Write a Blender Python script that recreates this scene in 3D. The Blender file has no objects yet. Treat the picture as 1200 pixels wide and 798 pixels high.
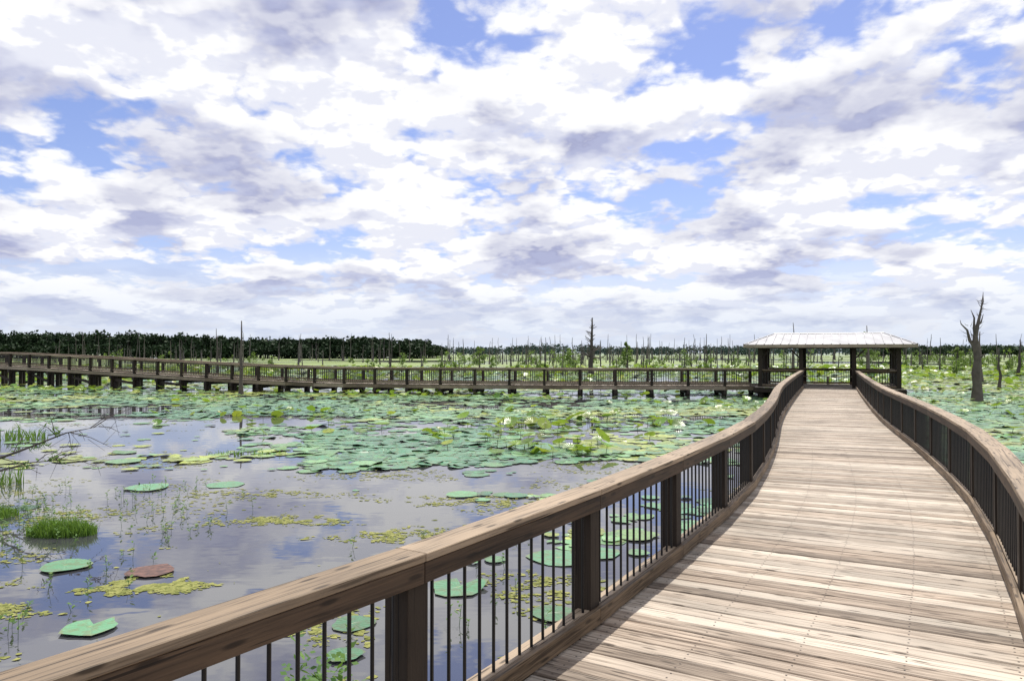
import bpy, math, random
import numpy as np
from mathutils import Vector, noise
random.seed(7); rng=np.random.default_rng(7)
R=math.radians
scene=bpy.context.scene
WATER=-0.6
# ------------------------------------------------------------ helpers
class MB:
    def __init__(s): s.v=[];s.f=[];s.m=[];s.c=[];s.uv=[]
    def add(s,vs,fs,mat=0,col=None,uvs=None):
        b=len(s.v); s.v.extend(vs)
        if col is None: col=(random.random(),random.random(),random.random())
        for i,f in enumerate(fs):
            s.f.append([b+k for k in f]); s.m.append(mat)
            for j,k in enumerate(f):
                s.c.extend((col[0],col[1],col[2],1))
                if uvs: s.uv.extend(uvs[i][j])
                else: s.uv.extend((0,0))
    def build(s,name,mats,parent=None,smooth=False,bevel=0):
        me=bpy.data.meshes.new(name); me.from_pydata([tuple(v) for v in s.v],[],s.f)
        for m in mats: me.materials.append(m)
        me.polygons.foreach_set('material_index',s.m)
        ul=me.uv_layers.new(name='UVMap'); ul.data.foreach_set('uv',s.uv)
        ca=me.color_attributes.new(name='rnd',type='FLOAT_COLOR',domain='CORNER'); ca.data.foreach_set('color',s.c)
        if smooth: me.polygons.foreach_set('use_smooth',[True]*len(me.polygons))
        me.update()
        ob=bpy.data.objects.new(name,me); scene.collection.objects.link(ob)
        if parent: ob.parent=parent
        if bevel:
            b=ob.modifiers.new('bev','BEVEL'); b.width=bevel; b.segments=1; b.limit_method='ANGLE'
        return ob
def empty(name):
    e=bpy.data.objects.new(name,None); scene.collection.objects.link(e); return e
def hexa(mb,c,mat=0,col=None,L=None):
    """c: 8 pts: 0-3 start ring, 4-7 end ring (long axis start->end)"""
    c=[Vector(p) for p in c]
    ln=(c[4]-c[0]).length; ro=random.random()*50; rp=random.random()*50
    fs=[(0,1,5,4),(1,2,6,5),(2,3,7,6),(3,0,4,7),(3,2,1,0),(4,5,6,7)]
    uvs=[]; acc=0
    for i in range(4):
        w=(c[(i+1)%4]-c[i]).length
        uvs.append(((ro,rp+acc),(ro,rp+acc+w),(ro+ln,rp+acc+w),(ro+ln,rp+acc))); acc+=w
    uvs.append(((ro,rp),(ro+.02,rp),(ro+.02,rp+.1),(ro,rp+.1))); uvs.append(uvs[-1])
    mb.add(c,fs,mat,col,uvs)
def beam(mb,a,b,w,z0,z1,na,nb,mat=0,col=None):
    """board from a to b (2d+z), width w centered, na/nb side normals, z offset range"""
    a=Vector(a);b=Vector(b);na=Vector((na[0],na[1],0));nb=Vector((nb[0],nb[1],0));h=w/2
    Z=Vector((0,0,1))
    hexa(mb,[a-na*h+Z*z0,a+na*h+Z*z0,a+na*h+Z*z1,a-na*h+Z*z1,
             b-nb*h+Z*z0,b+nb*h+Z*z0,b+nb*h+Z*z1,b-nb*h+Z*z1],mat,col)
def post(mb,p,t,w,z0,z1,mat=0,col=None):
    t=Vector((t[0],t[1],0)).normalized(); n=Vector((-t.y,t.x,0)); h=w/2; p=Vector((p[0],p[1],0))
    Z=Vector((0,0,1))
    hexa(mb,[p-t*h-n*h+Z*z0,p+t*h-n*h+Z*z0,p+t*h+n*h+Z*z0,p-t*h+n*h+Z*z0,
             p-t*h-n*h+Z*z1,p+t*h-n*h+Z*z1,p+t*h+n*h+Z*z1,p-t*h+n*h+Z*z1],mat,col)
def tube(mb,pts,rad,n=6,mat=0,col=None,cap=True):
    pts=[Vector(p) for p in pts]; vs=[];fs=[]
    for i,p in enumerate(pts):
        t=(pts[min(i+1,len(pts)-1)]-pts[max(i-1,0)]).normalized()
        u=t.cross(Vector((.3,.95,.05))); 
        if u.length<.1: u=t.cross(Vector((1,0,0)))
        u.normalize(); w=t.cross(u)
        for k in range(n):
            a=2*math.pi*k/n; vs.append(p+(u*math.cos(a)+w*math.sin(a))*rad[i])
    for i in range(len(pts)-1):
        for k in range(n):
            k2=(k+1)%n; fs.append((i*n+k,i*n+k2,(i+1)*n+k2,(i+1)*n+k))
    if cap: fs.append(tuple(range(len(vs)-n,len(vs))))
    L=len(fs); uvs=[]
    for f in fs: uvs.append([(vs[k].z,(k%n)/n) for k in f])
    mb.add(vs,fs,mat,col,uvs)
# ------------------------------------------------------------ node helpers
def mat_new(name):
    m=bpy.data.materials.new(name); m.use_nodes=True; nt=m.node_tree; nt.nodes.clear()
    out=nt.nodes.new('ShaderNodeOutputMaterial'); p=nt.nodes.new('ShaderNodeBsdfPrincipled')
    nt.links.new(p.outputs[0],out.inputs[0]); return m,nt,p,out
class N:
    def __init__(s,nt): s.nt=nt
    def new(s,t,**k):
        n=s.nt.nodes.new(t)
        for a,b in k.items(): setattr(n,a,b)
        return n
    def set(s,sock,v):
        if hasattr(v,'links') : s.nt.links.new(v,sock)
        else: sock.default_value=v
    def math(s,op,a,b=0,c=0,clamp=False):
        n=s.new('ShaderNodeMath',operation=op,use_clamp=clamp)
        s.set(n.inputs[0],a);s.set(n.inputs[1],b);s.set(n.inputs[2],c); return n.outputs[0]
    def vm(s,op,a,b=None,scale=None):
        n=s.new('ShaderNodeVectorMath',operation=op); s.set(n.inputs[0],a)
        if b is not None: s.set(n.inputs[1],b)
        if scale is not None: s.set(n.inputs['Scale'],scale)
        return n.outputs[0]
    def noise(s,v,scale,detail=4,rough=.5,dist=0,dim='3D'):
        n=s.new('ShaderNodeTexNoise',noise_dimensions=dim); s.set(n.inputs['Vector'],v); n.inputs['Scale'].default_value=scale
        n.inputs['Detail'].default_value=detail;n.inputs['Roughness'].default_value=rough;n.inputs['Distortion'].default_value=dist
        return n.outputs[0]
    def mr(s,v,a,b,c=0,d=1,smooth=True):
        n=s.new('ShaderNodeMapRange',interpolation_type='SMOOTHSTEP' if smooth else 'LINEAR'); s.set(n.inputs[0],v)
        for i,x in enumerate((a,b,c,d)): n.inputs[i+1].default_value=x
        return n.outputs[0]
    def mix(s,f,a,b,blend='MIX'):
        n=s.new('ShaderNodeMix',data_type='RGBA',blend_type=blend); s.set(n.inputs[0],f)
        for sock,v in ((n.inputs[6],a),(n.inputs[7],b)):
            if isinstance(v,tuple) and len(v)==3: v=(*v,1)
            s.set(sock,v)
        return n.outputs[2]
    def mapping(s,v,scale):
        n=s.new('ShaderNodeMapping'); s.set(n.inputs[0],v); n.inputs['Scale'].default_value=scale; return n.outputs[0]
    def attr(s,name='rnd'):
        a=s.new('ShaderNodeAttribute',attribute_name=name); sp=s.new('ShaderNodeSeparateColor'); s.nt.links.new(a.outputs['Color'],sp.inputs[0]); return sp.outputs
    def bump(s,h,strength,dist,p):
        b=s.new('ShaderNodeBump'); b.inputs['Strength'].default_value=strength; b.inputs['Distance'].default_value=dist
        s.set(b.inputs['Height'],h); s.nt.links.new(b.outputs[0],p.inputs['Normal'])
def wood(name,dark,mid,light,var=.45,rough=.75,knots=True,blotch=.45):
    m,nt,p,out=mat_new(name); n=N(nt)
    uv=n.new('ShaderNodeUVMap').outputs[0]; r=n.attr()
    g=n.noise(n.mapping(uv,(2.0,55,1)),1,3,.6,.4,'2D')
    g2=n.noise(n.mapping(uv,(.9,9,1)),1,3,.55,1.0,'2D')
    t=n.math('ADD',n.math('MULTIPLY',g,1-blotch),n.math('MULTIPLY',g2,blotch))
    t=n.mr(t,.30,.66)
    c=n.mix(t,dark,mid)
    c=n.mix(n.math('MULTIPLY',n.mr(r[0],.05,1.0),.85),c,light)
    c=n.mix(n.mr(g,.46,.28,0,.5),c,dark)
    cr=n.noise(n.mapping(uv,(1.3,70,1)),1,1,.5,.2,'2D')
    c=n.mix(n.mr(cr,.66,.72,0,.8),c,tuple(x*.3 for x in dark))
    if knots:
        v=n.new('ShaderNodeTexVoronoi',voronoi_dimensions='2D'); n.set(v.inputs['Vector'],n.mapping(uv,(2.0,9,1))); v.inputs['Scale'].default_value=1
        c=n.mix(n.mr(v.outputs['Distance'],.05,.13,.75,0),c,tuple(x*.4 for x in dark))
    br=n.math('ADD',n.math('MULTIPLY',r[1],var),1-var*.6)
    geo=n.new('ShaderNodeNewGeometry').outputs['Position']
    st=n.mr(n.noise(geo,1.1,3,.6),.3,.65,.80,1.08)
    br=n.math('MULTIPLY',br,st)
    c=n.mix(1.0,c,n.vm('SCALE',(1,1,1),scale=br),'MULTIPLY')
    n.set(p.inputs['Base Color'],c); p.inputs['Roughness'].default_value=rough
    p.inputs['Specular IOR Level'].default_value=.3
    n.bump(n.math('ADD',g,n.math('MULTIPLY',cr,-.5)),.5,.004,p)
    return m
def plain(name,col,rough=.6,metal=0,var=.3,scale=8):
    m,nt,p,out=mat_new(name); n=N(nt)
    geo=n.new('ShaderNodeNewGeometry').outputs['Position']; r=n.attr()
    t=n.noise(geo,scale,2,.6)
    t=n.math('ADD',n.math('MULTIPLY',t,.6),n.math('MULTIPLY',r[0],.4))
    c=n.mix(n.mr(t,.25,.75),tuple(x*(1-var) for x in col),tuple(min(1,x*(1+var)) for x in col))
    n.set(p.inputs['Base Color'],c); p.inputs['Roughness'].default_value=rough; p.inputs['Metallic'].default_value=metal
    return m
def leafmat(name,a,b,trans=.35,rough=.6):
    m,nt,p,out=mat_new(name); n=N(nt); r=n.attr()
    c=n.mix(r[0],a,b); n.set(p.inputs['Base Color'],c); p.inputs['Roughness'].default_value=rough; p.inputs['Specular IOR Level'].default_value=.1 if trans==0 else .4
    if trans>0:
        tr=n.new('ShaderNodeBsdfTranslucent'); n.set(tr.inputs[0],n.mix(.5,c,(.25,.4,.04)))
        mx=n.new('ShaderNodeMixShader'); mx.inputs[0].default_value=trans
        nt.links.new(p.outputs[0],mx.inputs[1]);nt.links.new(tr.outputs[0],mx.inputs[2]);nt.links.new(mx.outputs[0],out.inputs[0])
    return m
M_deck=wood('deck_wood',(.17,.125,.09),(.42,.34,.262),(.56,.49,.40),.5,blotch=.25)
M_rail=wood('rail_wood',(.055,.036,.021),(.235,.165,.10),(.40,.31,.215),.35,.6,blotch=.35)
M_inner_shade=wood('rail_face_shade_wood',(.022,.013,.008),(.085,.052,.030),(.15,.10,.062),.4,.6,blotch=.4)  # rail wood darkened: shade on the inner boards painted into the colour
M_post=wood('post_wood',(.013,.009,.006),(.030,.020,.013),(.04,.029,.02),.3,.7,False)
M_far=wood('weathered_rail_wood',(.11,.083,.057),(.26,.205,.145),(.36,.30,.23),.4,.8,False)
M_metal=plain('black_metal',(.012,.012,.013),.35,.3)
M_pile=plain('pile_wood',(.03,.022,.018),.8)
M_nail=plain('screw_steel',(.05,.04,.035),.5,.5)
# ------------------------------------------------------------ path
def smooth_line(P,step=.1,sig=12):
    P=[Vector(p) for p in P]; o=[]
    for i in range(len(P)-1):
        p0=P[max(i-1,0)] if i>0 else P[0]*2-P[1]; p1=P[i];p2=P[i+1];p3=P[i+2] if i+2<len(P) else P[-1]*2-P[-2]
        k=max(4,int((p2-p1).length/step))
        for j in range(k):
            t=j/k; o.append(.5*((2*p1)+(-p0+p2)*t+(2*p0-5*p1+4*p2-p3)*t*t+(-p0+3*p1-3*p2+p3)*t**3))
    o.append(P[-1]); a=np.array([list(v) for v in o])
    s=np.r_[0,np.cumsum(np.linalg.norm(np.diff(a,axis=0),axis=1))]
    S=np.arange(0,s[-1],step); a=np.stack([np.interp(S,s,a[:,k]) for k in range(a.shape[1])],1)
    w=np.exp(-.5*(np.arange(-3*sig,3*sig+1)/sig)**2); w/=w.sum()
    pad=3*sig
    pre=2*a[0]-a[pad:0:-1]; suf=2*a[-1]-a[-2:-pad-2:-1]
    b=np.vstack([pre,a,suf]); b=np.stack([np.convolve(b[:,k],w,'valid') for k in range(a.shape[1])],1)
    s=np.r_[0,np.cumsum(np.linalg.norm(np.diff(b,axis=0),axis=1))]
    return b,s
def at(line,d):
    b,s=line; p=np.array([np.interp(d,s,b[:,k]) for k in range(b.shape[1])])
    q=np.array([np.interp(min(d+.2,s[-1]),s,b[:,k]) for k in range(b.shape[1])]); r=np.array([np.interp(max(d-.2,0),s,b[:,k]) for k in range(b.shape[1])])
    t=(q-r)[:2]; t/=np.linalg.norm(t)
    return p,t
A=Vector((.397,.918,0)).normalized(); RR=Vector((A.y,-A.x,0)); G0=Vector((16.0,37.7,0))
gl=G0-RR*1.2
left=smooth_line([(-4.9,-2.9,0),(-3.0,-.2,0),(-1.45,2.0,0),(-.43,3.43,0),(.5,4.95,0),(1.36,6.47,0),(2.2,8.0,0),(3.05,9.65,0),(4.9,14.1,0),(7.2,20.1,0),(10.6,28.2,0),(gl.x,gl.y,0)])
W=2.6
def railing(name,pts,nrm,z=None,mats=None,postz=-.9,bal=True,nb=14,simple=False,bevel=0,skipends=False):
    """pts: post centres, nrm: inward normals"""
    mats=mats or (M_rail,M_post,M_metal,M_inner_shade)
    mb=MB(); n=len(pts); z=z or [0]*n
    P=[Vector((pts[i][0],pts[i][1],z[i])) for i in range(n)]; I=[Vector((nrm[i][0],nrm[i][1],0)).normalized() for i in range(n)]
    for i in range(n):
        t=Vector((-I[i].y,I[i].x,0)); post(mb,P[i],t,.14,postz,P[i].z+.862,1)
    col=None
    for i in range(n-1):
        if i%2==0 or col is None: col=(.2+.8*random.random(),random.random(),0); col2=(random.random()*.7,random.random(),0)
        d=(P[i+1]-P[i]).normalized(); g0=.0018 if i%2==0 else 0; g1=.0018 if i%2==1 else 0
        def off(o): return P[i]+I[i]*o+d*g0, P[i+1]+I[i+1]*o-d*g1
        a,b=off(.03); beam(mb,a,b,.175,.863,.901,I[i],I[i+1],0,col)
        a,b=off(.091); beam(mb,a,b,.038,.765,.860,I[i],I[i+1],3,col2)  # inner board under the cap, its shade painted by the darkened wood
        a,b=off(.091); beam(mb,a,b,.038,.02,.125,I[i],I[i+1],0,(random.random()*.5,random.random()*.6,0))
        a,b=off(.02); beam(mb,a,b,.088,.086,.121,I[i],I[i+1],0,(.9,random.random(),0))  # flat kerb board kept pale, sunlight on its top painted into the tint
        if not simple:
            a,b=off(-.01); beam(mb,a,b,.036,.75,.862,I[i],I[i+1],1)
        if bal:
            L=(P[i+1]-P[i]).length; k=max(2,int(L/.125))
            for j in range(1,k):
                p=P[i].lerp(P[i+1],j/k)+I[i].lerp(I[i+1],j/k)*.045
                if simple: post(mb,p,d,.022,p.z+.12,p.z+.77,2)
                else: tube(mb,[(p.x,p.y,p.z+.10),(p.x,p.y,p.z+.84)],[.0095]*2,8,2,None,False)
    return mb.build(name,mats,bevel=bevel)
b,s=left; ia=np.argmin(np.linalg.norm(b[:,:2]-np.array([-.43,3.43]),axis=1)); sA=s[ia]; total=s[-1]
k0=int(sA/1.83); S0=[sA+1.83*k for k in range(-k0,60) if 0<=sA+1.83*k<total-.9]+[total-.02]
LP=[];LI=[];RP=[];RI=[]
for d in S0:
    p,t=at(left,d); nn=(t[1],-t[0]); LP.append((p[0],p[1])); LI.append(nn)
    RP.append((p[0]+nn[0]*W,p[1]+nn[1]*W)); RI.append((-nn[0],-nn[1]))
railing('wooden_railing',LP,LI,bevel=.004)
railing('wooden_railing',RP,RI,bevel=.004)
def planks(mb,line,s0,s1,offL,offR,pw=.14,gap=.010,nails=None,zf=None):
    d=s0
    while d<s1:
        w=pw*random.uniform(.985,1.01)
        e=[]
        for dd in (d,d+w):
            p,t=at(line,dd); nn=np.array([t[1],-t[0]]); zz=p[2]
            jit=random.uniform(-.006,.006)
            e.append((Vector((p[0]+nn[0]*(offL+jit),p[1]+nn[1]*(offL+jit),zz)),Vector((p[0]+nn[0]*(offR+jit),p[1]+nn[1]*(offR+jit),zz))))
        z=random.uniform(-.004,.002); tl=random.uniform(-.003,.003)
        c=.006; Z=Vector((0,0,1))
        vs=[];
        for side in (0,1):
            a=e[0][side];bb=e[1][side]; u=(bb-a).normalized()
            zz=z+(tl if side else -tl)
            vs+=[a-Z*.036,a+Z*(zz-c),a+u*c+Z*zz,bb-u*c+Z*zz,bb+Z*(zz-c),bb-Z*.036]
        L=(vs[6]-vs[0]).length; ro=random.random()*90; rv=random.random()*90
        vv=[0,.03,.035,.035+w,.04+w,.07+w]
        fs=[];uvs=[]
        for i in range(5):
            fs.append((i,i+1,i+7,i+6)); uvs.append(((ro,rv+vv[i]),(ro,rv+vv[i+1]),(ro+L,rv+vv[i+1]),(ro+L,rv+vv[i])))
        fs+= [(0,1,2,3,4,5)[::-1],(6,7,8,9,10,11)]; uvs+=[[(ro,rv)]*6,[(ro,rv)]*6]
        mb.add(vs,fs,0,None,uvs)
        if nails is not None and d<20:
            for f in (.04,.27,.5,.73,.96):
                for g in (.25,.75):
                    q=vs[2].lerp(vs[8],f+random.uniform(-.003,.003)).lerp(vs[3].lerp(vs[9],f),g)+Z*.0012
                    rr=.0065
                    nails.add([q+Vector((rr*math.cos(a),rr*math.sin(a),0)) for a in [k*math.pi/3 for k in range(6)]],[tuple(range(6))])
        d+=w+gap*random.uniform(.6,1.4)
bw=empty('boardwalk')
mb=MB(); nl=MB(); planks(mb,left,0,total-.03,.075,W-.075,nails=nl)
mb.build('deck_planks',[M_deck],bw); nl.build('deck_screws',[M_nail],bw)
mb=MB()
for off in (.09,W/2,W-.09,-.09,W+.09):
    for i in range(len(S0)-1):
        (p,t),(q,u)=at(left,S0[i]),at(left,S0[i+1]); na=(t[1],-t[0]);nb_=(u[1],-u[0])
        inn=abs(off-W/2)<W/2
        beam(mb,(p[0]+na[0]*off,p[1]+na[1]*off,0),(q[0]+nb_[0]*off,q[1]+nb_[1]*off,0),.04,-.27 if inn else -.24,-.038 if inn else -.01,na,nb_,0 if not inn else 1)
mb.build('joists',[M_far,M_pile],bw)
mb=MB()
for i in range(0,len(S0),2):
    p,t=at(left,S0[i]); nn=(t[1],-t[0])
    for off in (.1,W-.1):
        x,y=p[0]+nn[0]*off,p[1]+nn[1]*off; tube(mb,[(x,y,-1.5),(x,y,-.27)],[.12,.11],10)
mb.build('piles',[M_pile],bw,True)
# ------------------------------------------------------------ far boardwalk
def zr(x):
    t=min(1,max(0,(-x-10)/30)); return .95*t*t*(3-2*t)*.5+.95*t*.5
fw=smooth_line([(x,y,0) for x,y in [(13.7,41.5),(9,41.8),(3,42.4),(-4,43.4),(-11,45.2),(-22,48.9),(-38,55),(-60,64),(-85,74)]],.1,15)
fw[0][:,2]=[zr(x) for x in fw[0][:,0]]
tot=fw[1][-1]; SS=np.arange(.1,tot,1.95)
bw2=empty('boardwalk')
for sgn in (-1,1):
    pts=[];nr=[];zz=[]
    for d in SS:
        p,t=at(fw,d); nn=np.array([t[1],-t[0]])*sgn; pts.append((p[0]+nn[0]*1.2,p[1]+nn[1]*1.2)); nr.append(-nn); zz.append(float(p[2]))
    railing('wooden_railing',pts,nr,zz,(M_far,M_post,M_metal,M_far),simple=True)
mb=MB(); planks(mb,fw,0,tot-.3,-1.13,1.13); mb.build('deck_planks',[M_deck],bw2)
mb=MB()
for i in range(len(SS)-1):
    (p,t),(q,u)=at(fw,SS[i]),at(fw,SS[i+1]); na=np.array([t[1],-t[0]]);nb_=np.array([u[1],-u[0]])
    for off in (-1.29,0,1.29):
        beam(mb,(*(p[:2]+na*off),p[2]),(*(q[:2]+nb_*off),q[2]),.05,-.24,-.04,na,nb_,0 if off else 1)
    for off in (-.95,.95):
        x,y=p[:2]+na*off; tube(mb,[(x,y,-1.5),(x,y,p[2]-.28)],[.14,.13],8,1)
    beam(mb,(*(p[:2]-na*1.35),p[2]),(*(p[:2]+na*1.35),p[2]),.16,-.46,-.245,t,t,1)
    if p[2]>.3 and i%2==0:
        a=p[:2]-na*1.05; beam(mb,(a[0],a[1],-.35),(*(q[:2]-nb_*1.05),q[2]-.6),.05,0,.16,na,nb_,1)
mb.build('substructure',[M_far,M_pile],bw2)
# ------------------------------------------------------------ gazebo
gz=empty('gazebo')
def G(x,y,z=0): return G0+RR*x+A*y+Vector((0,0,z))
M_roof,nt,p,_=mat_new('galvanised_roof'); n=N(nt); geo=n.new('ShaderNodeNewGeometry').outputs['Position']
n.set(p.inputs['Base Color'],n.mix(n.mr(n.noise(n.mapping(geo,(1.2,.4,1)),1.5,4,.65),.35,.7),(.30,.30,.31),(.43,.43,.44))); p.inputs['Roughness'].default_value=.5; p.inputs['Metallic'].default_value=.15
mb=MB()
for i in range(36):
    y=.02+i*.148; beam(mb,G(-3.5,y+.07),G(3.5,y+.07),.14,-.036,random.uniform(-.002,.001),A,A)
mb.build('floor_planks',[M_deck],gz)
mb=MB()
for y in (-.02,5.38): beam(mb,G(-3.56,y),G(3.56,y),.04,-.28,-.045,A,A)
for x in (-3.56,3.56): beam(mb,G(x,0),G(x,5.36),.04,-.28,-.045,RR,RR)
for x in (-3.25,-1.25,1.25,3.25):
    for y in (.15,5.2):
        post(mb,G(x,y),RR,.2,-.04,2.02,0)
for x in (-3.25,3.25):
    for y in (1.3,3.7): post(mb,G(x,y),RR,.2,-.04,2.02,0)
for x in (-3.2,-1.2,1.2,3.2):
    for y in (.3,2.6,5.0): 
        q=G(x,y); tube(mb,[(q.x,q.y,-1.5),(q.x,q.y,-.28)],[.14,.14],10)
for x,sx in ((-3.25,1),(-1.25,-1),(1.25,1),(3.25,-1)):
    a=G(x,.15,1.5);b_=G(x+sx*.5,.15,2.0); hexa(mb,[a+A*.04,a-A*.04,a-A*.04-Vector((0,0,.1)),a+A*.04-Vector((0,0,.1)),b_+A*.04,b_-A*.04,b_-A*.04-Vector((0,0,.1)),b_+A*.04-Vector((0,0,.1))])
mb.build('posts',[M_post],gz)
mb=MB()
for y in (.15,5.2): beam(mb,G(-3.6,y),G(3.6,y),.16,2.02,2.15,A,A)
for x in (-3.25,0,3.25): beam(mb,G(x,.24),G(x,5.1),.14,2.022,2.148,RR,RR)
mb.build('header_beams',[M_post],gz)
ex,y0,y1,ze,rx,zr_=4.0,-.5,5.85,2.17,2.75,2.78; ym=(y0+y1)/2
mb=MB()
c=[G(-ex,y0,ze),G(ex,y0,ze),G(ex,y1,ze),G(-ex,y1,ze),G(-rx,ym,zr_),G(rx,ym,zr_)]
T=Vector((0,0,.03))
fs=[(0,1,5,4),(1,2,5),(2,3,4,5),(3,0,4)]
mb.add([q+T for q in c],fs,0,(.5,.5,.5)); mb.add([q-T*.3 for q in c],[f[::-1] for f in fs],1,(.5,.5,.5))
def seam(a,b_):
    d=(b_-a).normalized(); sd=d.cross(Vector((0,0,1))).normalized()*.022; up=Vector((0,0,.045))
    a=a+T;b_=b_+T; hexa(mb,[a-sd,a+sd,a+sd+up,a-sd+up,b_-sd,b_+sd,b_+sd+up,b_-sd+up],0,(.5,.5,.5))
x=-ex+.2
while x<ex:
    f=1 if abs(x)<=rx else (ex-abs(x))/(ex-rx)
    seam(G(x,y0,ze),G(x,y0+(ym-y0)*f,ze+(zr_-ze)*f)); seam(G(x,y1,ze),G(x,y1+(ym-y1)*f,ze+(zr_-ze)*f)); x+=.4
y=y0+.25
while y<y1:
    f=1-abs(y-ym)/(ym-y0)
    for sx in (-1,1): seam(G(sx*ex,y,ze),G(sx*(ex-(ex-rx)*f),y,ze+(zr_-ze)*f))
    y+=.4
for a,b_ in ((0,4),(1,5),(2,5),(3,4),(4,5)): tube(mb,[c[a]+T,c[b_]+T],[.05,.05],6,0,(.5,.5,.5))
for a,b_ in ((0,1),(1,2),(2,3),(3,0)):
    d=(c[b_]-c[a]).normalized(); sd=Vector((d.y,-d.x,0)); o=sd*.02
    beam(mb,c[a]+o-d*.02,c[b_]+o+d*.02,.035,-.13,.035,sd,sd,2,(.9,.5,0))
mb.build('hip_roof',[M_roof,M_post,M_far],gz)
def grail(ps,inn):
    railing('wooden_railing',[(G(*q).x,G(*q).y) for q in ps],[inn]*len(ps),None,None,simple=True,postz=-.2)
grail([(-3.25,.15),(-1.25,.15)],A); grail([(1.25,.15),(3.25,.15)],A); grail([(-3.2,5.2),(-1.2,5.2),(1.2,5.2),(3.2,5.2)],-A)
grail([(3.25,.2),(3.25,2.6),(3.25,5.1)],-RR); grail([(-3.25,.2),(-3.25,1.3)],RR); grail([(-3.25,3.7),(-3.25,5.1)],RR)
mb=MB()
for k in range(3): beam(mb,G(-2.4,4.5+k*.15),G(2.4,4.5+k*.15),.13,.42,.455,A,A)
for x in (-2.2,0,2.2): beam(mb,G(x,4.45),G(x,4.9),.09,0,.418,RR,RR)
mb.build('slatted_bench',[M_rail])
# ------------------------------------------------------------ water sheet
M_water,nt,p,out=mat_new('marsh_water'); n=N(nt); pos=n.new('ShaderNodeNewGeometry').outputs['Position']
ln=n.new('ShaderNodeVectorMath',operation='LENGTH'); n.set(ln.inputs[0],pos); dist=ln.outputs['Value']
far=n.mr(dist,85,140)
m1=n.noise(n.mapping(pos,(.02,.035,1)),1,4,.65,.5,'2D')
mask=n.math('MULTIPLY',far,n.mr(m1,.44,.5))
gcol=n.mix(n.noise(n.mapping(pos,(.15,.15,1)),1,3,.6,0,'2D'),(.10,.17,.04),(.28,.34,.09))
wc=n.mix(n.noise(pos,.35,2,.5,0,'2D'),(.035,.035,.042),(.065,.065,.07))
n.set(p.inputs['Base Color'],n.mix(mask,wc,gcol))
n.set(p.inputs['Roughness'],n.math('ADD',n.math('MULTIPLY',mask,.7),.01))
n.set(p.inputs['IOR'],n.math('SUBTRACT',2.45,n.math('MULTIPLY',mask,1.0)))
bn=n.noise(n.mapping(pos,(1.2,2.2,1)),1.6,2,.5,0,'2D'); n.bump(bn,.02,.05,p)
mb=MB(); mb.add([(-5000,-5000,WATER),(5000,-5000,WATER),(5000,5000,WATER),(-5000,5000,WATER)],[(0,1,2,3)]); mb.build('water',[M_water])
# ------------------------------------------------------------ lily pads
def padmat(name,a,b_,c_,trans):
    m,nt,p,out=mat_new(name); n=N(nt); r=n.attr(); uv=n.new('ShaderNodeUVMap').outputs[0]
    s_=n.new('ShaderNodeSeparateXYZ'); n.set(s_.inputs[0],uv)
    ang=n.math('ARCTAN2',s_.outputs[1],s_.outputs[0]); vein=n.math('ABSOLUTE',n.math('SINE',n.math('MULTIPLY',ang,9)))
    l=n.new('ShaderNodeVectorMath',operation='LENGTH'); n.set(l.inputs[0],uv); l=l.outputs['Value']
    c=n.mix(n.mr(r[0],0,.7),a,b_); c=n.mix(n.mr(r[0],.68,.95,0,1),c,c_)
    pos=n.new('ShaderNodeNewGeometry').outputs['Position']
    c=n.mix(n.mr(n.noise(pos,9,3,.65,0,'2D'),.42,.68,0,.6),c,(.14,.15,.06))
    c=n.mix(n.mr(vein,0,.14,.35,0),c,tuple(min(1,x*1.4+.03) for x in b_))
    c=n.mix(n.mr(l,.0,.1,.6,0),c,(.35,.4,.15))
    c=n.mix(n.mr(l,.88,1.0,0,.55),c,(.20,.17,.07))
    c=n.mix(1.0,c,n.vm('SCALE',(1,1,1),scale=n.math('ADD',n.math('MULTIPLY',r[1],.6),.60)),'MULTIPLY')
    n.set(p.inputs['Base Color'],c); p.inputs['Roughness'].default_value=.33
    n.bump(vein,.3,.01,p)
    if trans:
        tr=n.new('ShaderNodeBsdfTranslucent'); n.set(tr.inputs[0],n.mix(.5,c,(.38,.52,.04)))
        mx=n.new('ShaderNodeMixShader'); mx.inputs[0].default_value=trans
        nt.links.new(p.outputs[0],mx.inputs[1]);nt.links.new(tr.outputs[0],mx.inputs[2]);nt.links.new(mx.outputs[0],out.inputs[0])
    return m
M_pad=padmat('lily_pad',(.08,.25,.135),(.18,.36,.14),(.36,.42,.07),0)
M_lotus=padmat('lotus_leaf',(.10,.25,.03),(.24,.40,.04),(.40,.45,.06),.35)
NS=14
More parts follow.
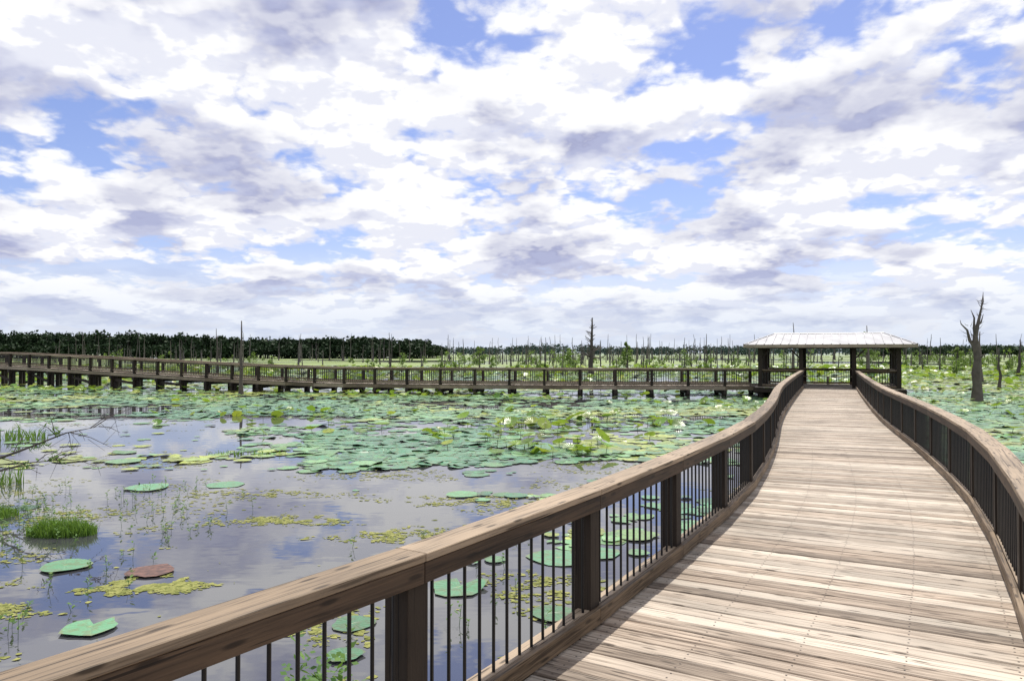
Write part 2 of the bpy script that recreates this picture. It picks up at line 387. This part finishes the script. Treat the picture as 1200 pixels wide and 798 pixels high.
def pads(name,x,y,r,z,mat,tilt=None,cup=None,rnd=None,curlf=1.0):
    n_=len(x); ang=np.linspace(0,2*np.pi,NS,endpoint=False)[None,:]+rng.random((n_,1))*6.28
    ph=rng.random((n_,1))*6.28
    rr=np.ones((n_,NS))*(1+.07*np.sin(ang*3+ph)+.05*np.sin(ang*5+ph*2))*(1-.12*rng.random((n_,NS))**3); notch=rng.random(n_)<.35; rr[notch,0]=.25
    if cup is None: cup=rng.random(n_)*.0
    lx=rr*np.cos(ang); ly=rr*np.sin(ang)
    curl=np.maximum(0,np.sin(ang*1+ph*3)-.7)*(rng.random((n_,1))<.25)*.5*curlf+.012*np.sin(ang*4+ph)
    lz=curl+cup[:,None]*(1+.3*np.sin(ang*2+ph))
    L=np.zeros((n_,NS+1,3)); L[:,1:,0]=lx;L[:,1:,1]=ly;L[:,1:,2]=np.maximum(lz,-.01)
    UV=L[:,:,:2].copy()
    L*=r[:,None,None]
    if tilt is not None:
        ta=rng.random(n_)*6.28; c_,s_=np.cos(tilt),np.sin(tilt)
        kx,ky=np.cos(ta),np.sin(ta); K=np.stack([kx,ky,0*kx],1)
        dot=(L*K[:,None,:]).sum(2,keepdims=True); cr=np.cross(np.broadcast_to(K[:,None,:],L.shape),L)
        L=L*c_[:,None,None]+cr*s_[:,None,None]+K[:,None,:]*dot*(1-c_)[:,None,None]
    L[:,:,0]+=x[:,None];L[:,:,1]+=y[:,None];L[:,:,2]+=z[:,None]
    V=L.reshape(-1,3); base=(np.arange(n_)*(NS+1))[:,None]
    k=np.arange(NS); tri=np.stack([np.zeros(NS,int),1+k,1+(k+1)%NS],1)
    F=(base[:,:,None]+tri[None]).reshape(-1,3)
    me=bpy.data.meshes.new(name); me.vertices.add(len(V)); me.vertices.foreach_set('co',V.ravel())
    me.loops.add(F.size); me.loops.foreach_set('vertex_index',F.ravel().astype(np.int32))
    me.polygons.add(len(F)); me.polygons.foreach_set('loop_start',np.arange(0,F.size,3,dtype=np.int32)); me.polygons.foreach_set('loop_total',np.full(len(F),3,dtype=np.int32))
    me.update(calc_edges=True)
    ul=me.uv_layers.new(name='UVMap'); ul.data.foreach_set('uv',UV.reshape(-1,2)[F.ravel()].ravel())
    if rnd is None: rnd=rng.random(n_)
    ca=me.color_attributes.new(name='rnd',type='FLOAT_COLOR',domain='CORNER'); cc=np.ones((n_,NS*3,4)); cc[:,:,0]=rnd[:,None]; cc[:,:,1]=rng.random((n_,1)); ca.data.foreach_set('color',cc.ravel())
    me.polygons.foreach_set('use_smooth',np.ones(len(F),bool))
    me.materials.append(mat); me.validate()
    ob=bpy.data.objects.new(name,me); scene.collection.objects.link(ob); return ob
def sst(a,b_,x): 
    t=min(1,max(0,(x-a)/(b_-a))); return t*t*(3-2*t)
Lx=left[0][:,0];Ly=left[0][:,1]
def dens(x,y):
    xl=np.interp(y,Ly,Lx)
    f=noise.noise(Vector((x*.10,y*.22,1.3)))+.5*noise.noise(Vector((x*.35,y*.6,5.1)))+.35*noise.noise(Vector((x*.9,y*1.1,15.1)))
    if x>xl:
        if x<xl+2.9: return 0 if y<37 else .5
        return .85 if y>10 else .6
    ratio=x/max(y,1)
    b_=sst(12.5,17,y+f*5)
    if ratio<-.28: b_*= .14+.8*sst(21,29,y+f*14)
    b_*=.12+.88*sst(-.26,.04,f)
    if y<13: b_=max(b_,.45*sst(-.8,1.2,x)*sst(6,8,y)*sst(-.25,.2,f))
    return b_
def sample(ncand,ya,yb,ra,rb,extra=1):
    X=[];Y=[];Q=[]
    for _ in range(ncand):
        y=math.sqrt(random.uniform(ya*ya,yb*yb)); x=random.uniform(-1,1)*(.85*y+4)
        if random.random()<dens(x,y)*extra: X.append(x);Y.append(y);Q.append(random.uniform(ra,rb)*(.4+.85*random.random()))
    return np.array(X),np.array(Y),np.array(Q)
s1=sample(5500,5,16,.10,.28); s2=sample(42000,16,45,.12,.35); s3=sample(26000,45,130,.3,.62)
hand=[(-5.0,8.35,.27),(-3.67,6.5,.23),(-6.45,13.2,.38),(-5.2,13.5,.35),(-1.32,5.9,.15),(-.55,7.6,.3),(.54,8.7,.36),(1.0,8.9,.3),(-1.4,6.6,.2),(-7.5,11.5,.2)]
X=np.r_[s1[0],s2[0],s3[0],[h[0] for h in hand]];Y=np.r_[s1[1],s2[1],s3[1],[h[1] for h in hand]];Q=np.r_[s1[2],s2[2],s3[2],[h[2] for h in hand]]
rn=np.array([.38+.8*noise.noise(Vector((x*.15,y*.15,9)))+.5*noise.noise(Vector((x*.5,y*.5,19)))+random.uniform(-.3,.3)+.3*sst(24,45,y)+(.2 if x>y*.45 else 0) for x,y in zip(X,Y)]).clip(0,1)
rn[-len(hand):]=.25
pads('lily_pads',X,Y,Q,WATER+.006+rng.random(len(X))*.02,M_pad,rnd=rn)
pads('brown_lily_pad',np.array([-3.95]),np.array([8.15]),np.array([.25]),np.array([WATER+.02]),plain('dead_pad',(.16,.075,.05),.5,0,.7,12),curlf=0)
X=[];Y=[];Q=[];Zr=[]
cl=[(0,24,1.6,40),(1.0,18.3,1.2,30),(-.8,21,1.8,18),(-5,23,1.8,12),(2.6,26,2.4,30),(-9.5,27,2.4,18),(5,24,2,20)]
for cx,cy,sg,k in cl:
    for _ in range(k): X.append(random.gauss(cx,sg*.6));Y.append(random.gauss(cy,sg*.5));Q.append(random.uniform(.10,.26));Zr.append(random.uniform(.02,.26))
for _ in range(24000):
    y=math.sqrt(random.uniform(17**2,120**2)); x=random.uniform(-1,1)*(.85*y+4)
    f=noise.noise(Vector((x*.16,y*.16,22)))
    if f>-.06 and random.random()<dens(x,y)*min(1,f*3+.2)*(.22+.78*sst(26,40,y)+(.5 if x>y*.4 else 0)): X.append(x);Y.append(y);q=random.uniform(.12,.26)*(1+.8*sst(40,90,y));Q.append(q);Zr.append(random.uniform(.02,.22+.15*sst(40,80,y)))
X=np.array(X);Y=np.array(Y);Q=np.array(Q);Zr=np.array(Zr)
pads('lotus_leaves',X,Y,Q,WATER+Zr,M_lotus,tilt=np.abs(rng.normal(0,.36,len(X))),cup=rng.random(len(X))*.3)
mb=MB()
for x,y,z in zip(X,Y,Zr):
    if y<40: tube(mb,[(x+random.uniform(-.05,.05),y,WATER-.1),(x,y,WATER+z)],[.008,.006],4,0)
M_stem=plain('plant_stem',(.10,.15,.04),.6); mb.build('lotus_stems',[M_stem])
# ------------------------------------------------------------ algae & duckweed flecks
def flecks(name,pts,ra,rb,mat):
    n_=len(pts); P=np.array(pts); k=6; ang=np.linspace(0,6.283,k,endpoint=False)[None]+rng.random((n_,1))*6
    rr=(ra+rng.random((n_,1))**2*(rb-ra))*(.4+1.0*rng.random((n_,k)))
    V=np.zeros((n_,k,3)); V[:,:,0]=P[:,0:1]+rr*np.cos(ang)*1.3;V[:,:,1]=P[:,1:2]+rr*np.sin(ang);V[:,:,2]=WATER+.003+rng.random((n_,1))*.004
    mb=MB(); mb.v=V.reshape(-1,3).tolist()
    for i in range(n_):
        mb.f.append(list(range(i*k,i*k+k))); mb.m.append(0); c=random.random(); mb.c.extend([c,c,c,1]*k); mb.uv.extend([0,0]*k)
    return mb.build(name,[mat])
M_alg=leafmat('algae',(.13,.15,.035),(.30,.30,.10),0,.7)
mats_=[(-3.75,7.7,.48,.24,900),(-5.1,5.95,.5,.3,420),(-4.9,6.9,.5,.25,300),(-3.2,10.6,.85,.25,500),(-1.5,9.7,.8,.4,420),(-6.6,10.9,.9,.5,320),(-7.3,9.3,.5,.6,320),(-.6,12,1.3,.5,440),(-4.2,12.6,1.5,.4,300),(-6.2,8.6,.6,.4,240),(-1.6,6.6,.4,.4,160),(.3,7.6,.6,.5,300),(-9,12.5,1.5,1,360),(-5.5,19,1.3,.5,300),(-5.6,7.6,.5,.25,200),(-4.4,5.4,.4,.3,160),(-8,16,1.5,.5,300),(-2.5,14.5,1.4,.5,300)]
pt=[]
for cx,cy,sx,sy,k in mats_:
    for _ in range(int(k*3)):
        a=random.random()*6.28; q=(random.random()**.6)*(1+.35*math.sin(a*3+cx)+.2*math.sin(a*7+cy)); x,y=cx+math.cos(a)*q*sx*1.1+random.gauss(0,.03),cy+math.sin(a)*q*sy*1.25+random.gauss(0,.03)
        if noise.noise(Vector((x*3.5,y*3.5,2)))>-.12: pt.append((x,y))
for _ in range(90000):
    y=math.sqrt(random.uniform(25,1000)); x=random.uniform(-1,.5)*(.8*y+2)
    f=noise.noise(Vector((x*.3,y*.5,3)))+.6*noise.noise(Vector((x*1.1,y*1.6,8)))+.3*noise.noise(Vector((x*4,y*5,8)))
    if f>.42 or random.random()<.012: pt.append((x,y))
flecks('algae_mat',pt,.006,.034,M_alg)
# ------------------------------------------------------------ grasses / sprigs
M_grass=leafmat('grass',(.06,.14,.02),(.17,.30,.05),.35)
def grass(name,cx,cy,sx,sy,n_,h,lean=.3,wd=.006,z=WATER):
    mb=MB()
    for _ in range(n_):
        a=random.random()*6.28;q=math.sqrt(random.random()); x=cx+math.cos(a)*q*sx;y=cy+math.sin(a)*q*sy
        hh=h*random.uniform(.35,1)*(1-.45*q)*(1+.5*noise.noise(Vector((x*4,y*4,0)))); la=random.random()*6.28; l=lean*random.random()*hh; dx,dy=math.cos(la)*l,math.sin(la)*l
        wa=random.random()*3.14; wx,wy=math.cos(wa)*wd,math.sin(wa)*wd
        v=[(x-wx,y-wy,z-.02),(x+wx,y+wy,z-.02),(x+dx*.4-wx*.8,y+dy*.4-wy*.8,z+hh*.6),(x+dx*.4+wx*.8,y+dy*.4+wy*.8,z+hh*.6),(x+dx,y+dy,z+hh*(1 if l<.25*hh else .92))]
        mb.add(v,[(0,1,3,2),(2,3,4)])
    return mb.build(name,[M_grass])
grass('grass_tuft',-5.95,9.85,.46,.22,1500,.30,.8)
grass('grass_tuft',-7.6,10.9,.35,.3,500,.3,.8)
grass('grass_tuft',-9.4,13.6,.5,.3,120,.5,.8,.01)
grass('grass_tuft',-6.2,17.5,1.0,.3,90,.2,1.1,.009)
grass('grass_tuft',-13.8,20.5,1.0,.6,160,.6,.9,.015)
M_leaf=leafmat('sprig_leaf',(.05,.13,.03),(.15,.27,.05),.3)
mb=MB()
def leafquad(mb,p,d,l,w,mat=0):
    d=Vector(d).normalized(); s_=d.cross(Vector((random.gauss(0,.4),random.gauss(0,.4),1))).normalized()*w; p=Vector(p)
    mb.add([p,p+d*l*.5+s_,p+d*l,p+d*l*.5-s_],[(0,1,2,3)],mat)
for _ in range(260):
    t=random.random()
    if t<.78: x,y=random.gauss(-6.7,.9),random.gauss(10.2,1.6)
    elif t<.9: x,y=random.gauss(-4.3,.25),random.gauss(8.6,1.8)
    else: x,y=random.uniform(-2,.4),random.uniform(5.5,10)
    if y<6: continue
    hh=random.uniform(.05,.2); pts_=[(x,y,WATER-.02),(x+random.uniform(-.04,.04),y,WATER+hh)]
    tube(mb,pts_,[.003,.002],4,0)
    for k in range(8):
        a=random.random()*6.28; zz=WATER+hh*(.3+.7*k/6); leafquad(mb,(x,y,zz),(math.cos(a),math.sin(a),random.uniform(0,.7)),random.uniform(.03,.07),.012)
mb.build('water_primrose',[M_leaf])
mb=MB()
for _ in range(420):
    p_=Vector((random.gauss(-1.25,.13),random.gauss(4.9,.13),WATER+abs(random.gauss(.15,.13)))); leafquad(mb,p_,(random.gauss(0,1),random.gauss(0,1),random.uniform(-.2,.9)),random.uniform(.04,.09),.018)
mb.build('marsh_plant',[M_leaf])
# ------------------------------------------------------------ bare trees
M_bark=plain('grey_bark',(.09,.075,.065),.9,0,.45,3)
M_bark2=plain('pale_snag',(.10,.088,.08),.9,0,.35,2)
def snag(mb,x,y,h,r0,lean=.03,br=5,sides=6,brl=.22,z0=WATER-.3,twig=True):
    lx,ly=random.gauss(0,lean),random.gauss(0,lean); pts=[];rad=[]
    for i in range(6):
        t=i/5; pts.append(Vector((x+lx*h*t+random.gauss(0,.012)*h*(t>0),y+ly*h*t,z0+(h)*t))); rad.append(r0*(1.5 if i==0 else 1)*(1-.8*t)+.004)
    tube(mb,pts,rad,sides)
    for _ in range(br):
        t=random.uniform(.35,.97); i=min(4,int(t*5)); p0=pts[i].lerp(pts[i+1],t*5-i); a=random.random()*6.28; l=h*brl*random.uniform(.3,1)*(1.25-t)
        up=random.uniform(-.1,.9); d=Vector((math.cos(a),math.sin(a),up)).normalized()
        p1=p0+d*l*.5+Vector((0,0,random.uniform(-.05,.05)*l)); p2=p1+(d+Vector((random.gauss(0,.3),random.gauss(0,.3),random.gauss(.1,.3))))*l*.5
        rr=r0*(1-.75*t)*.5; tube(mb,[p0,p1,p2],[rr,rr*.6,rr*.2],4)
        if twig:
            for _ in range(3):
                q=p0.lerp(p2,random.uniform(.3,1)); e=q+Vector((random.gauss(0,1),random.gauss(0,1),random.gauss(.3,.8)))*l*.2; tube(mb,[q,e],[rr*.3,rr*.1],3)
mb=MB(); bx,by=22.9,36.6
def B(x,z,y=0): return Vector((bx+x,by+y,WATER+z))
tube(mb,[B(0,-.4),B(0,.15),B(.02,.8),B(-.05,1.4),B(.04,2.0),B(-.03,2.6),B(-.06,3.2),B(.1,3.9),B(.26,4.6),B(.36,5.35)],[.36,.28,.21,.20,.16,.15,.12,.075,.04,.012],12)
tube(mb,[B(-.03,2.6),B(-.28,3.0,.1),B(-.42,3.5,.05),B(-.75,3.8),B(-.8,4.0)],[.10,.075,.05,.025,.008],7)
tube(mb,[B(-.04,3.1),B(-.18,3.6,-.1),B(-.16,4.1,-.1),B(-.26,4.5)],[.09,.06,.04,.01],7)
tube(mb,[B(.05,3.7),B(.3,3.9,.1),B(.42,4.3,.1)],[.055,.04,.01],6)
tube(mb,[B(.26,4.6),B(.43,4.9,.1),B(.41,5.4,.1)],[.03,.022,.006],5)
tube(mb,[B(0,2.0),B(.25,2.25,-.1),B(.35,2.3,-.1)],[.06,.04,.02],6)
for _ in range(40):
    z=random.uniform(2.4,5.0); x=(-.3+random.uniform(-.4,.2)*.5 if random.random()<.4 and z<4.3 else 0)+(max(0,z-3.2)*.17); e=Vector((random.gauss(0,.22),random.gauss(0,.15),random.gauss(.1,.15))); tube(mb,[B(x,z),B(x,z)+e*.6,B(x,z)+e+Vector((0,0,.06))],[.016,.01,.003],4)
mb.build('dead_tree',[M_bark],smooth=True)
def dead(x,y,h,r,br,brl=.2,lean=.02):
    mb=MB(); snag(mb,x,y,h,r,lean,br,8,brl); mb.build('dead_tree',[M_bark],smooth=True)
def fromuv(u,d): return (u-600)/870*d
dead(fromuv(283,42.5),42.5,4.5,.12,5,.08)
dead(fromuv(693,75),75,6.2,.28,26,.28,.01)
dead(fromuv(1150,60),60,4.4,.15,6); dead(fromuv(1194,75),75,4.0,.2,5); dead(fromuv(1171,48),48,3.0,.12,3); dead(fromuv(929,90),90,6.3,.14,6,.1); dead(fromuv(1018,80),80,5.6,.15,6)
dead(fromuv(828,100),100,5.2,.13,4,.1); dead(fromuv(255,90),90,5.6,.12,5,.12)
mb=MB()
for _ in range(420):
    t=random.random()
    if t<.62: u=random.uniform(520,900)
    elif t<.82: u=random.uniform(60,530)
    else: u=random.uniform(900,1260)
    d=random.uniform(95,270); px=random.choice([random.uniform(-6,4),random.uniform(-2,10),random.uniform(5,22)])
    if u<520: px=random.uniform(2,24)
    h=max(1.2,px/870*d+2.4+.3); x=fromuv(u,d)
    snag(mb,x,d,h,.03+.0008*d*random.uniform(.5,1.2),.025,random.randint(1,7),5,.16,twig=False)
mb.build('dead_cypress_stand',[M_bark2])
# ------------------------------------------------------------ leaf clouds
def leafcloud(name,C,Rd,cnt,size,mat,trunks=None,tmat=None,shade=None):
    C=np.repeat(np.array(C),cnt,0); Rd=np.repeat(np.array(Rd),cnt,0); n_=len(C)
    d=rng.normal(size=(n_,3)); d/=np.linalg.norm(d,axis=1)[:,None]; q=rng.random((n_,1))**(.45)
    P=C+d*Rd*q*(.85+.3*rng.random((n_,1)))
    nr=rng.normal(size=(n_,3)); nr/=np.linalg.norm(nr,axis=1)[:,None]; u=np.cross(nr,rng.normal(size=(n_,3))); u/=np.linalg.norm(u,axis=1)[:,None]; w=np.cross(nr,u)
    sz=size*(.5+rng.random((n_,1)))
    V=np.stack([P-u*sz,P-w*sz*.6,P+u*sz,P+w*sz*.6],1)
    mb=MB(); mb.v=V.reshape(-1,3).tolist(); mb.f=np.arange(n_*4).reshape(-1,4).tolist(); mb.m=[0]*n_
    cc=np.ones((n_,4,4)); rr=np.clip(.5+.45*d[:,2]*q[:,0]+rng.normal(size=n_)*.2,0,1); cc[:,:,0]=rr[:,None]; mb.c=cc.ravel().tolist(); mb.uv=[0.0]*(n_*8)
    ms=[mat]
    if trunks:
        ms.append(tmat)
        for a,b_,r_ in trunks: tube(mb,[a,b_],[r_,r_*.4],5,1)
    return mb.build(name,ms)
M_forest=leafmat('forest_foliage',(.012,.024,.012),(.030,.055,.022),0)
C=[];Rd=[];tr=[]
def tree_at(x,y,h,w,lobes=4):
    tr.append(((x,y,WATER-.3),(x,y,h*.8),.25))
    C.append((x,y,WATER+h*.72));Rd.append((w*.5,w*.5,h*.28))
    for _ in range(lobes):
        a=random.random()*6.28; zz=h*random.uniform(.3,.85); C.append((x+math.cos(a)*w*.35,y+math.sin(a)*w*.35,WATER+zz)); Rd.append((w*.33,w*.33,h*.15))
for i in range(520):
    x=random.uniform(-400,-30); y=random.uniform(292,335); u=600+x/y*870
    h=np.interp(u,[-200,0,160,240,330,430,490,525],[11.6,11.2,11.0,9.3,8.3,9.0,8.0,4.5])*random.uniform(.80,1.08)
    tree_at(x,y,h,random.uniform(3.5,7),5)
for i in range(560):
    x=random.uniform(-400,-32); C.append((x,random.uniform(286,294),WATER+random.uniform(.4,4.6)));Rd.append((4,2,1.8))
leafcloud('distant_forest',C,Rd,52,.6,M_forest,tr,M_bark)
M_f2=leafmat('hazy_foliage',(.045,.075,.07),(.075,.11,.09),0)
C=[];Rd=[]
for i in range(1100):
    x=random.uniform(-250,900); y=random.uniform(640,760); h=7.0+2.8*noise.noise(Vector((x*.012,0,0)))+random.uniform(0,2.8); C.append((x,y,WATER+h*.5));Rd.append((random.uniform(3,8),5,h*.5))
leafcloud('distant_treeline',C,Rd,40,1.1,M_f2)
C=[];Rd=[];tr=[]
for i in range(170):
    x=random.uniform(165,420); y=random.uniform(330,370); tree_at(x,y,random.uniform(3.6,5.8)+(.8 if x>190 else 0),random.uniform(3,6),3)
leafcloud('distant_forest',C,Rd,40,.6,leafmat('forest_foliage_mid',(.025,.045,.025),(.06,.095,.045),0),tr,M_bark)
M_cyp=leafmat('cypress_foliage',(.08,.14,.03),(.20,.28,.07),.3)
C=[];Rd=[];tr=[]
for i in range(230):
    u=random.choice([random.uniform(515,900),random.uniform(1060,1260),random.uniform(120,1200)]); d=random.uniform(75,240); x=fromuv(u,d)
    h=random.uniform(.8,1.8)+(random.random()<.2)*1.2; tr.append(((x,d,WATER-.2),(x,d,WATER+h),.06))
    for k in range(4): C.append((x+random.gauss(0,.18)*h,d,WATER+h*(.25+.22*k)));Rd.append((h*.3*(1.15-.2*k),h*.3,h*.16))
leafcloud('cypress_sapling_stand',C,Rd,26,.13,M_cyp,tr,M_bark)
def cyp(x,y,h,w):
    C=[];Rd=[];tr=[((x,y,WATER-.3),(x,y,WATER+h*.97),.14)]
    for k in range(16):
        t=k/15; a=random.random()*6.28; ww=w*(1-.75*t)*random.uniform(.6,1.1); p_=(x+math.cos(a)*ww*.5,y+math.sin(a)*ww*.5,WATER+h*(.2+.78*t)); C.append(p_);Rd.append((ww*.45,ww*.45,h*.06)); tr.append(((x,y,p_[2]-.1*h),p_,.03))
    leafcloud('cypress_tree',C,Rd,90,.09,M_cyp,tr,M_bark)
cyp(fromuv(1016,85),85,4.6,2.2); cyp(fromuv(735,95),95,3.6,2.0); cyp(fromuv(1122,100),100,3.0,2.2); cyp(fromuv(562,110),110,3.2,2.4); cyp(fromuv(668,120),120,3.0,2.2)
# ------------------------------------------------------------ leaning bare branch (left)
mb=MB()
def branch(pp,r0,nt_):
    k=len(pp); tube(mb,pp,[r0*(1-i/(k-.7)) for i in range(k)],6)
    for _ in range(nt_):
        i=random.randint(0,k-2); p0=pp[i].lerp(pp[i+1],random.random()); e=p0+Vector((random.uniform(-.05,.7),random.gauss(0,.25),random.uniform(-.4,.5)))*random.uniform(.4,1.1)
        m_=p0.lerp(e,.5)+Vector((0,0,.04)); tube(mb,[p0,m_,e],[.009,.006,.003],4)
        for _ in range(2):
            q=p0.lerp(e,random.uniform(.3,1)); tube(mb,[q,q+Vector((random.uniform(-.1,.25),random.gauss(0,.1),random.gauss(0,.15)))],[.004,.002],3)
        if p0.x<-7.3:
            for _ in range(8): leafquad(mb,p0.lerp(e,random.random()),(random.gauss(0,1),random.gauss(0,1),random.gauss(.2,.6)),.09,.022,1)
branch([Vector((-10.2,12.6,-.75)),Vector((-8.9,12.3,-.1)),Vector((-8.0,12.1,.2)),Vector((-7.2,12,.5)),Vector((-6.6,11.9,.62))],.034,24)
branch([Vector((-9.8,12.2,-.7)),Vector((-8.6,12.1,-.2)),Vector((-7.8,12.0,.02)),Vector((-7.1,11.9,.1))],.026,16)
mb.build('leaning_branch',[M_bark,M_leaf])
# ------------------------------------------------------------ world / sky
w=bpy.data.worlds.new('World'); scene.world=w; w.use_nodes=True; nt=w.node_tree; nt.nodes.clear(); n=N(nt)
EL,AZ=62,18
sky=n.new('ShaderNodeTexSky',sky_type='NISHITA'); sky.sun_disc=False; sky.sun_elevation=R(EL); sky.sun_rotation=R(AZ); sky.dust_density=.6; sky.ozone_density=2.5
bg1=n.new('ShaderNodeBackground'); bg1.inputs[1].default_value=.1
n.set(bg1.inputs[0],n.mix(1.0,sky.outputs[0],(1.25,1.15,1.4),'MULTIPLY'))
dirv=n.new('ShaderNodeTexCoord').outputs['Generated']; sx=n.new('ShaderNodeSeparateXYZ'); n.set(sx.inputs[0],dirv); dz=sx.outputs[2]
zc=n.math('ADD',n.math('MAXIMUM',dz,0),.24); inv=n.math('DIVIDE',1,zc)
flat=n.vm('MULTIPLY',dirv,(1,1,0)); P0=n.vm('SCALE',flat,scale=inv)
OFF=(8.1,4.7,0)
def cloudf(Pv,det,vd):
    a=n.noise(Pv,2.4,det,.58,0,'2D')
    wv=n.new('ShaderNodeTexNoise',noise_dimensions='2D'); n.set(wv.inputs['Vector'],Pv); wv.inputs['Scale'].default_value=9; wv.inputs['Detail'].default_value=2
    Pq=n.vm('ADD',Pv,n.vm('SCALE',n.vm('SUBTRACT',wv.outputs['Color'],(.5,.5,.5)),scale=.13))
    v=n.new('ShaderNodeTexVoronoi',voronoi_dimensions='2D'); n.set(v.inputs['Vector'],Pq); v.inputs['Scale'].default_value=6.5; v.inputs['Detail'].default_value=vd; v.inputs['Roughness'].default_value=.6
    return n.math('SUBTRACT',a,n.math('MULTIPLY',v.outputs['Distance'],.17))
Pw=n.vm('ADD',P0,OFF); Pu=n.vm('ADD',n.vm('SCALE',P0,scale=.96),OFF)
f0=cloudf(Pw,9,2); f1=cloudf(Pu,5,1)
cover=n.mr(f0,.18,.33)
lit=n.mr(n.math('SUBTRACT',f0,f1),-.11,.09)
big=n.noise(n.vm('ADD',Pw,(7,3,0)),2.2,5,.52,0,'2D')
thick=n.mr(f0,.30,.52)
grey=n.math('MULTIPLY',n.math('MULTIPLY',n.math('ADD',n.math('MULTIPLY',thick,.5),.6),n.mr(big,.45,.62)),n.math('SUBTRACT',1.2,n.math('MULTIPLY',lit,.65)),clamp=True)
ccol=n.mix(grey,(1.06,1.06,1.07),(.40,.425,.63))
ccol=n.mix(n.mr(lit,0,.5,.42,0),ccol,(.54,.58,.80))
haze=n.mr(dz,.0,.12,.8,0)
ccol=n.mix(haze,ccol,(.68,.76,.91))
bg2=n.new('ShaderNodeBackground'); n.set(bg2.inputs[0],ccol); bg2.inputs[1].default_value=1.0
mx=n.new('ShaderNodeMixShader'); n.set(mx.inputs[0],n.math('MAXIMUM',cover,n.mr(dz,.0,.16,.92,0)))
nt.links.new(bg1.outputs[0],mx.inputs[1]);nt.links.new(bg2.outputs[0],mx.inputs[2])
wo=n.new('ShaderNodeOutputWorld'); nt.links.new(mx.outputs[0],wo.inputs[0])
w.cycles.sampling_method='MANUAL'; w.cycles.sample_map_resolution=512
sun=bpy.data.lights.new('sun','SUN'); sun.energy=4.9; sun.angle=R(.5); sun.color=(1,.95,.88)
so=bpy.data.objects.new('sun',sun); scene.collection.objects.link(so)
sv=Vector((math.sin(R(AZ))*math.cos(R(EL)),math.cos(R(AZ))*math.cos(R(EL)),math.sin(R(EL)))); so.rotation_euler=sv.to_track_quat('Z','Y').to_euler(); so.location=sv*50
# ------------------------------------------------------------ camera
cam=bpy.data.cameras.new('camera'); cam.lens=26.1; cam.sensor_width=36; cam.clip_end=12000; cam.clip_start=.05
co=bpy.data.objects.new('camera',cam); scene.collection.objects.link(co); co.location=(0,0,1.8); co.rotation_euler=(R(90+.92),0,0); scene.camera=co
scene.view_settings.view_transform='Standard'; scene.view_settings.look='None'; scene.view_settings.exposure=0
